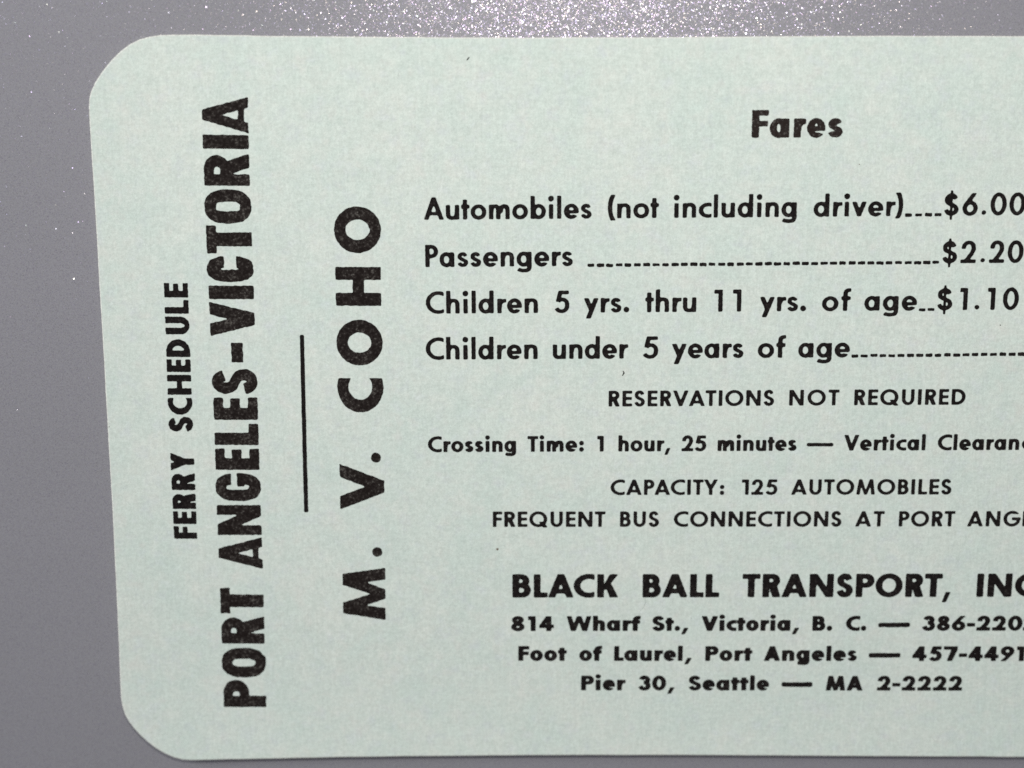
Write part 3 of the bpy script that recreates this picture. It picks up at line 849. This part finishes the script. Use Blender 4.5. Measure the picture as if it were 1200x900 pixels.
def build_card():
    loop = smooth_loop(densify(OUTLINE, 0.7), 3)
    rr = random.Random(3)
    # a cut edge is never ruler straight
    n = len(loop)
    wob = [rr.gauss(0, 1) for _ in range(n)]
    wob = [(wob[i-1] + wob[i] + wob[(i+1) % n]) / 3 * 0.014 for i in range(n)]
    def offset(d):
        out = []
        for i in range(n):
            ax, ay = loop[i-1]; bx, by = loop[(i+1) % n]
            tx, ty = bx - ax, by - ay
            l = math.hypot(tx, ty)
            nx, ny = -ty / l, tx / l     # inward side decided by area sign
            out.append((loop[i][0] + SG * nx * (d + wob[i]), loop[i][1] + SG * ny * (d + wob[i])))
        return out
    area = sum(loop[i-1][0] * loop[i][1] - loop[i][0] * loop[i-1][1] for i in range(n))
    global SG
    SG = 1 if area > 0 else -1
    rim, top = offset(0.0), offset(0.09)
    xs = [p[0] for p in top]; ys = [p[1] for p in top]
    inner = []
    st = 1.6
    x = min(xs) + st / 2
    poly = top
    def inside(px, py):
        c = False
        for i in range(n):
            ax, ay = poly[i-1]; bx, by = poly[i]
            if (ay > py) != (by > py) and px < ax + (py - ay) * (bx - ax) / (by - ay):
                c = not c
        return c
    while x < max(xs):
        y = min(ys) + st / 2
        while y < max(ys):
            if inside(x, y):
                inner.append((x, y))
            y += st
        x += st
    pts = [Vector(p) for p in top + inner]
    res = delaunay_2d_cdt(pts, [], [list(range(n))], 1, 1e-5)
    tv = [(v.x, v.y) for v in res[0]]
    me = bpy.data.meshes.new('card_face')
    me.from_pydata([(x * MM, y * MM, card_z(x, y) * MM) for x, y in tv], [], [tuple(f) for f in res[2]])
    for p in me.polygons:
        p.use_smooth = True
    link('card_face', me, PAPER, card)
    # rim: bevel, wall and underside
    vs, fs = [], []
    for (tx, ty), (ex, ey) in zip(top, rim):
        z = card_z(tx, ty)
        vs += [(tx, ty, z), (ex, ey, z - 0.05), (ex, ey, z - CARD_T + 0.03), (tx, ty, z - CARD_T + 0.004)]
    for i in range(n):
        j = (i + 1) % n
        for k in range(3):
            fs.append((4*i + k, 4*i + k + 1, 4*j + k + 1, 4*j + k))
    me = bpy.data.meshes.new('card_edge')
    me.from_pydata([(x * MM, y * MM, z * MM) for x, y, z in vs], [], fs)
    link('card_edge', me, RIM, card)
build_card()

# ------------------------------------------------------------------ print every word
def layout(text, length, cap, st):
    """ink boxes of the glyphs along the word, tracking solved so that the ink spans `length`"""
    L = length / cap
    ws = [gwidth(c, st) for c in text]
    if len(text) == 1:
        return [(0.0, L)]
    gaps = [SB[a][1] + SB[b][0] for a, b in zip(text, text[1:])]
    for k, (a, b) in enumerate(zip(text, text[1:])):
        if a + b in ('AV', 'VA', 'AT', 'TA', 'LT', 'LY', 'TY', 'PA', 'AC'):
            gaps[k] -= .06
        if a + b in ('AY', 'YA'):
            gaps[k] -= .08
    tot = sum(ws) + sum(gaps)
    extra = L - tot
    # nine tenths of the difference goes to the spaces unless they would collapse, the rest to the widths
    share = 0.75 if extra > 0 else 0.45
    tr = extra * share / len(gaps)
    sc = (L - sum(gaps) - tr * len(gaps)) / sum(ws)
    out, x = [], 0.0
    for k, w in enumerate(ws):
        out.append((x, w * sc))
        x += w * sc + (gaps[k] + tr if k < len(gaps) else 0)
    return out

STYLE_NOTE = {'med': 'medium', 'caps': 'small capitals', 'demi': 'semi-bold', 'bold': 'large bold capitals', 'head': 'bold heading', 'heavy': 'heavy small type',
              'cond': 'tall condensed bold capitals', 'ferry': 'condensed capitals', 'coho': 'wide bold spaced capitals'}
MATS = {'cond': INK_BIG, 'coho': INK_BIG, 'head': INK_HEAD, 'ferry': INK}
seed = 100
for style, segs in WORDS:
    st = STYLES[style]
    V, Fc = [], []
    for text, x0, y0, length, ang, cap in segs:
        ca, sa = math.cos(ang), math.sin(ang)
        for ch, (gx, gw) in zip(text, layout(text, length, cap, st)):
            seed += 3
            gv, gf = glyph_mesh(ch, gw, st, seed)
            b = len(V)
            for u, v in gv:
                u = (u + gx) * cap; v = v * cap
                V.append((x0 + u * ca - v * sa, y0 + u * sa + v * ca))
            Fc += [tuple(i + b for i in f) for f in gf]
    me = flat_mesh('printed_word', V, Fc)
    word = ''.join(s[0] for s in segs)
    link('printed_word', me, MATS.get(style, INK), card, '"%s" printed in %s' % (word, STYLE_NOTE[style]))

def bar_shape(x0, y0, x1, y1, th, seed, rough=0.05, step=0.16, centre=True):
    """a printed bar with slightly uneven long sides and rounded ends"""
    L = math.hypot(x1 - x0, y1 - y0)
    dx, dy = (x1 - x0) / L, (y1 - y0) / L
    r = random.Random(seed)
    n = max(4, int(L / step))
    top, bot = [], []
    a = b = 0.0
    for i in range(n + 1):
        t = L * i / n
        e = min(t, L - t)
        k = math.sqrt(max(0.0, 1 - max(0.0, 1 - e / (th * 0.35)) ** 2)) * 0.4 + 0.6
        a = a * 0.6 + r.gauss(0, rough * th) * 0.6
        b = b * 0.6 + r.gauss(0, rough * th) * 0.6
        for lst, s in ((top, th / 2 * k + a), (bot, -th / 2 * k + b)):
            lst.append((x0 + dx * t - dy * s, y0 + dy * t + dx * s))
    vs = top + bot
    fs = [(i, n + 1 + i, n + 2 + i, i + 1) for i in range(n)]
    return vs, fs

for k, (ax, ay, bx, by, n, dw, th) in enumerate(LEADERS):
    V, Fc = [], []
    r = random.Random(50 + k)
    for i in range(n):
        t = i / (n - 1)
        x = ax + (bx - ax) * t + r.gauss(0, .012); y = ay + (by - ay) * t + r.gauss(0, .012)
        vs, fs = bar_shape(x, y, x + dw * r.uniform(.93, 1.07), y + r.gauss(0, .008), th * r.uniform(.88, 1.1), 900 + 40 * k + i, 0.06, 0.06)
        b = len(V); V += vs; Fc += [tuple(q + b for q in f) for f in fs]
    link('dot_leader', flat_mesh('dot_leader', V, Fc), INK, card)
for k, (ax, ay, bx, by, th) in enumerate(DASHES):
    last = k == len(DASHES) - 1
    vs, fs = bar_shape(ax, ay, bx, by, th, 300 + k, 0.03, 0.12)
    nm = 'printed_rule' if last else 'printed_dash'
    link(nm, flat_mesh(nm, vs, fs), INK, card, 'thin straight rule between the two vertical titles' if last else None)

# stray marks: a hair, an ink fleck, brown spots
for k, (kind, w, pts) in enumerate(MARKS):
    mat = {'ink': INK, 'brown': SPOT, 'faint': FAINT}[kind]
    V, Fc = [], []
    if len(pts) == 1:
        c = pts[0]
        r = random.Random(k)
        V = [(c[0] + math.cos(a * .7854) * w / 2 * r.uniform(.7, 1.1), c[1] + math.sin(a * .7854) * w / 2 * r.uniform(.7, 1.1)) for a in range(8)]
        Fc = [tuple(range(8))]
    else:
        n = len(pts)
        for i, p in enumerate(pts):
            a = pts[max(0, i-1)]; b = pts[min(n-1, i+1)]
            l = math.hypot(b[0]-a[0], b[1]-a[1])
            nx, ny = -(b[1]-a[1]) / l, (b[0]-a[0]) / l
            hw = w / 2 * (0.45 if i in (0, n-1) else 1.0) if n > 2 else w / 2
            V += [(p[0] + nx*hw, p[1] + ny*hw), (p[0] - nx*hw, p[1] - ny*hw)]
        Fc = [(2*i, 2*i+1, 2*i+3, 2*i+2) for i in range(n-1)]
    link('stray_mark', flat_mesh('stray_mark', V, Fc, 0.009), mat, card)
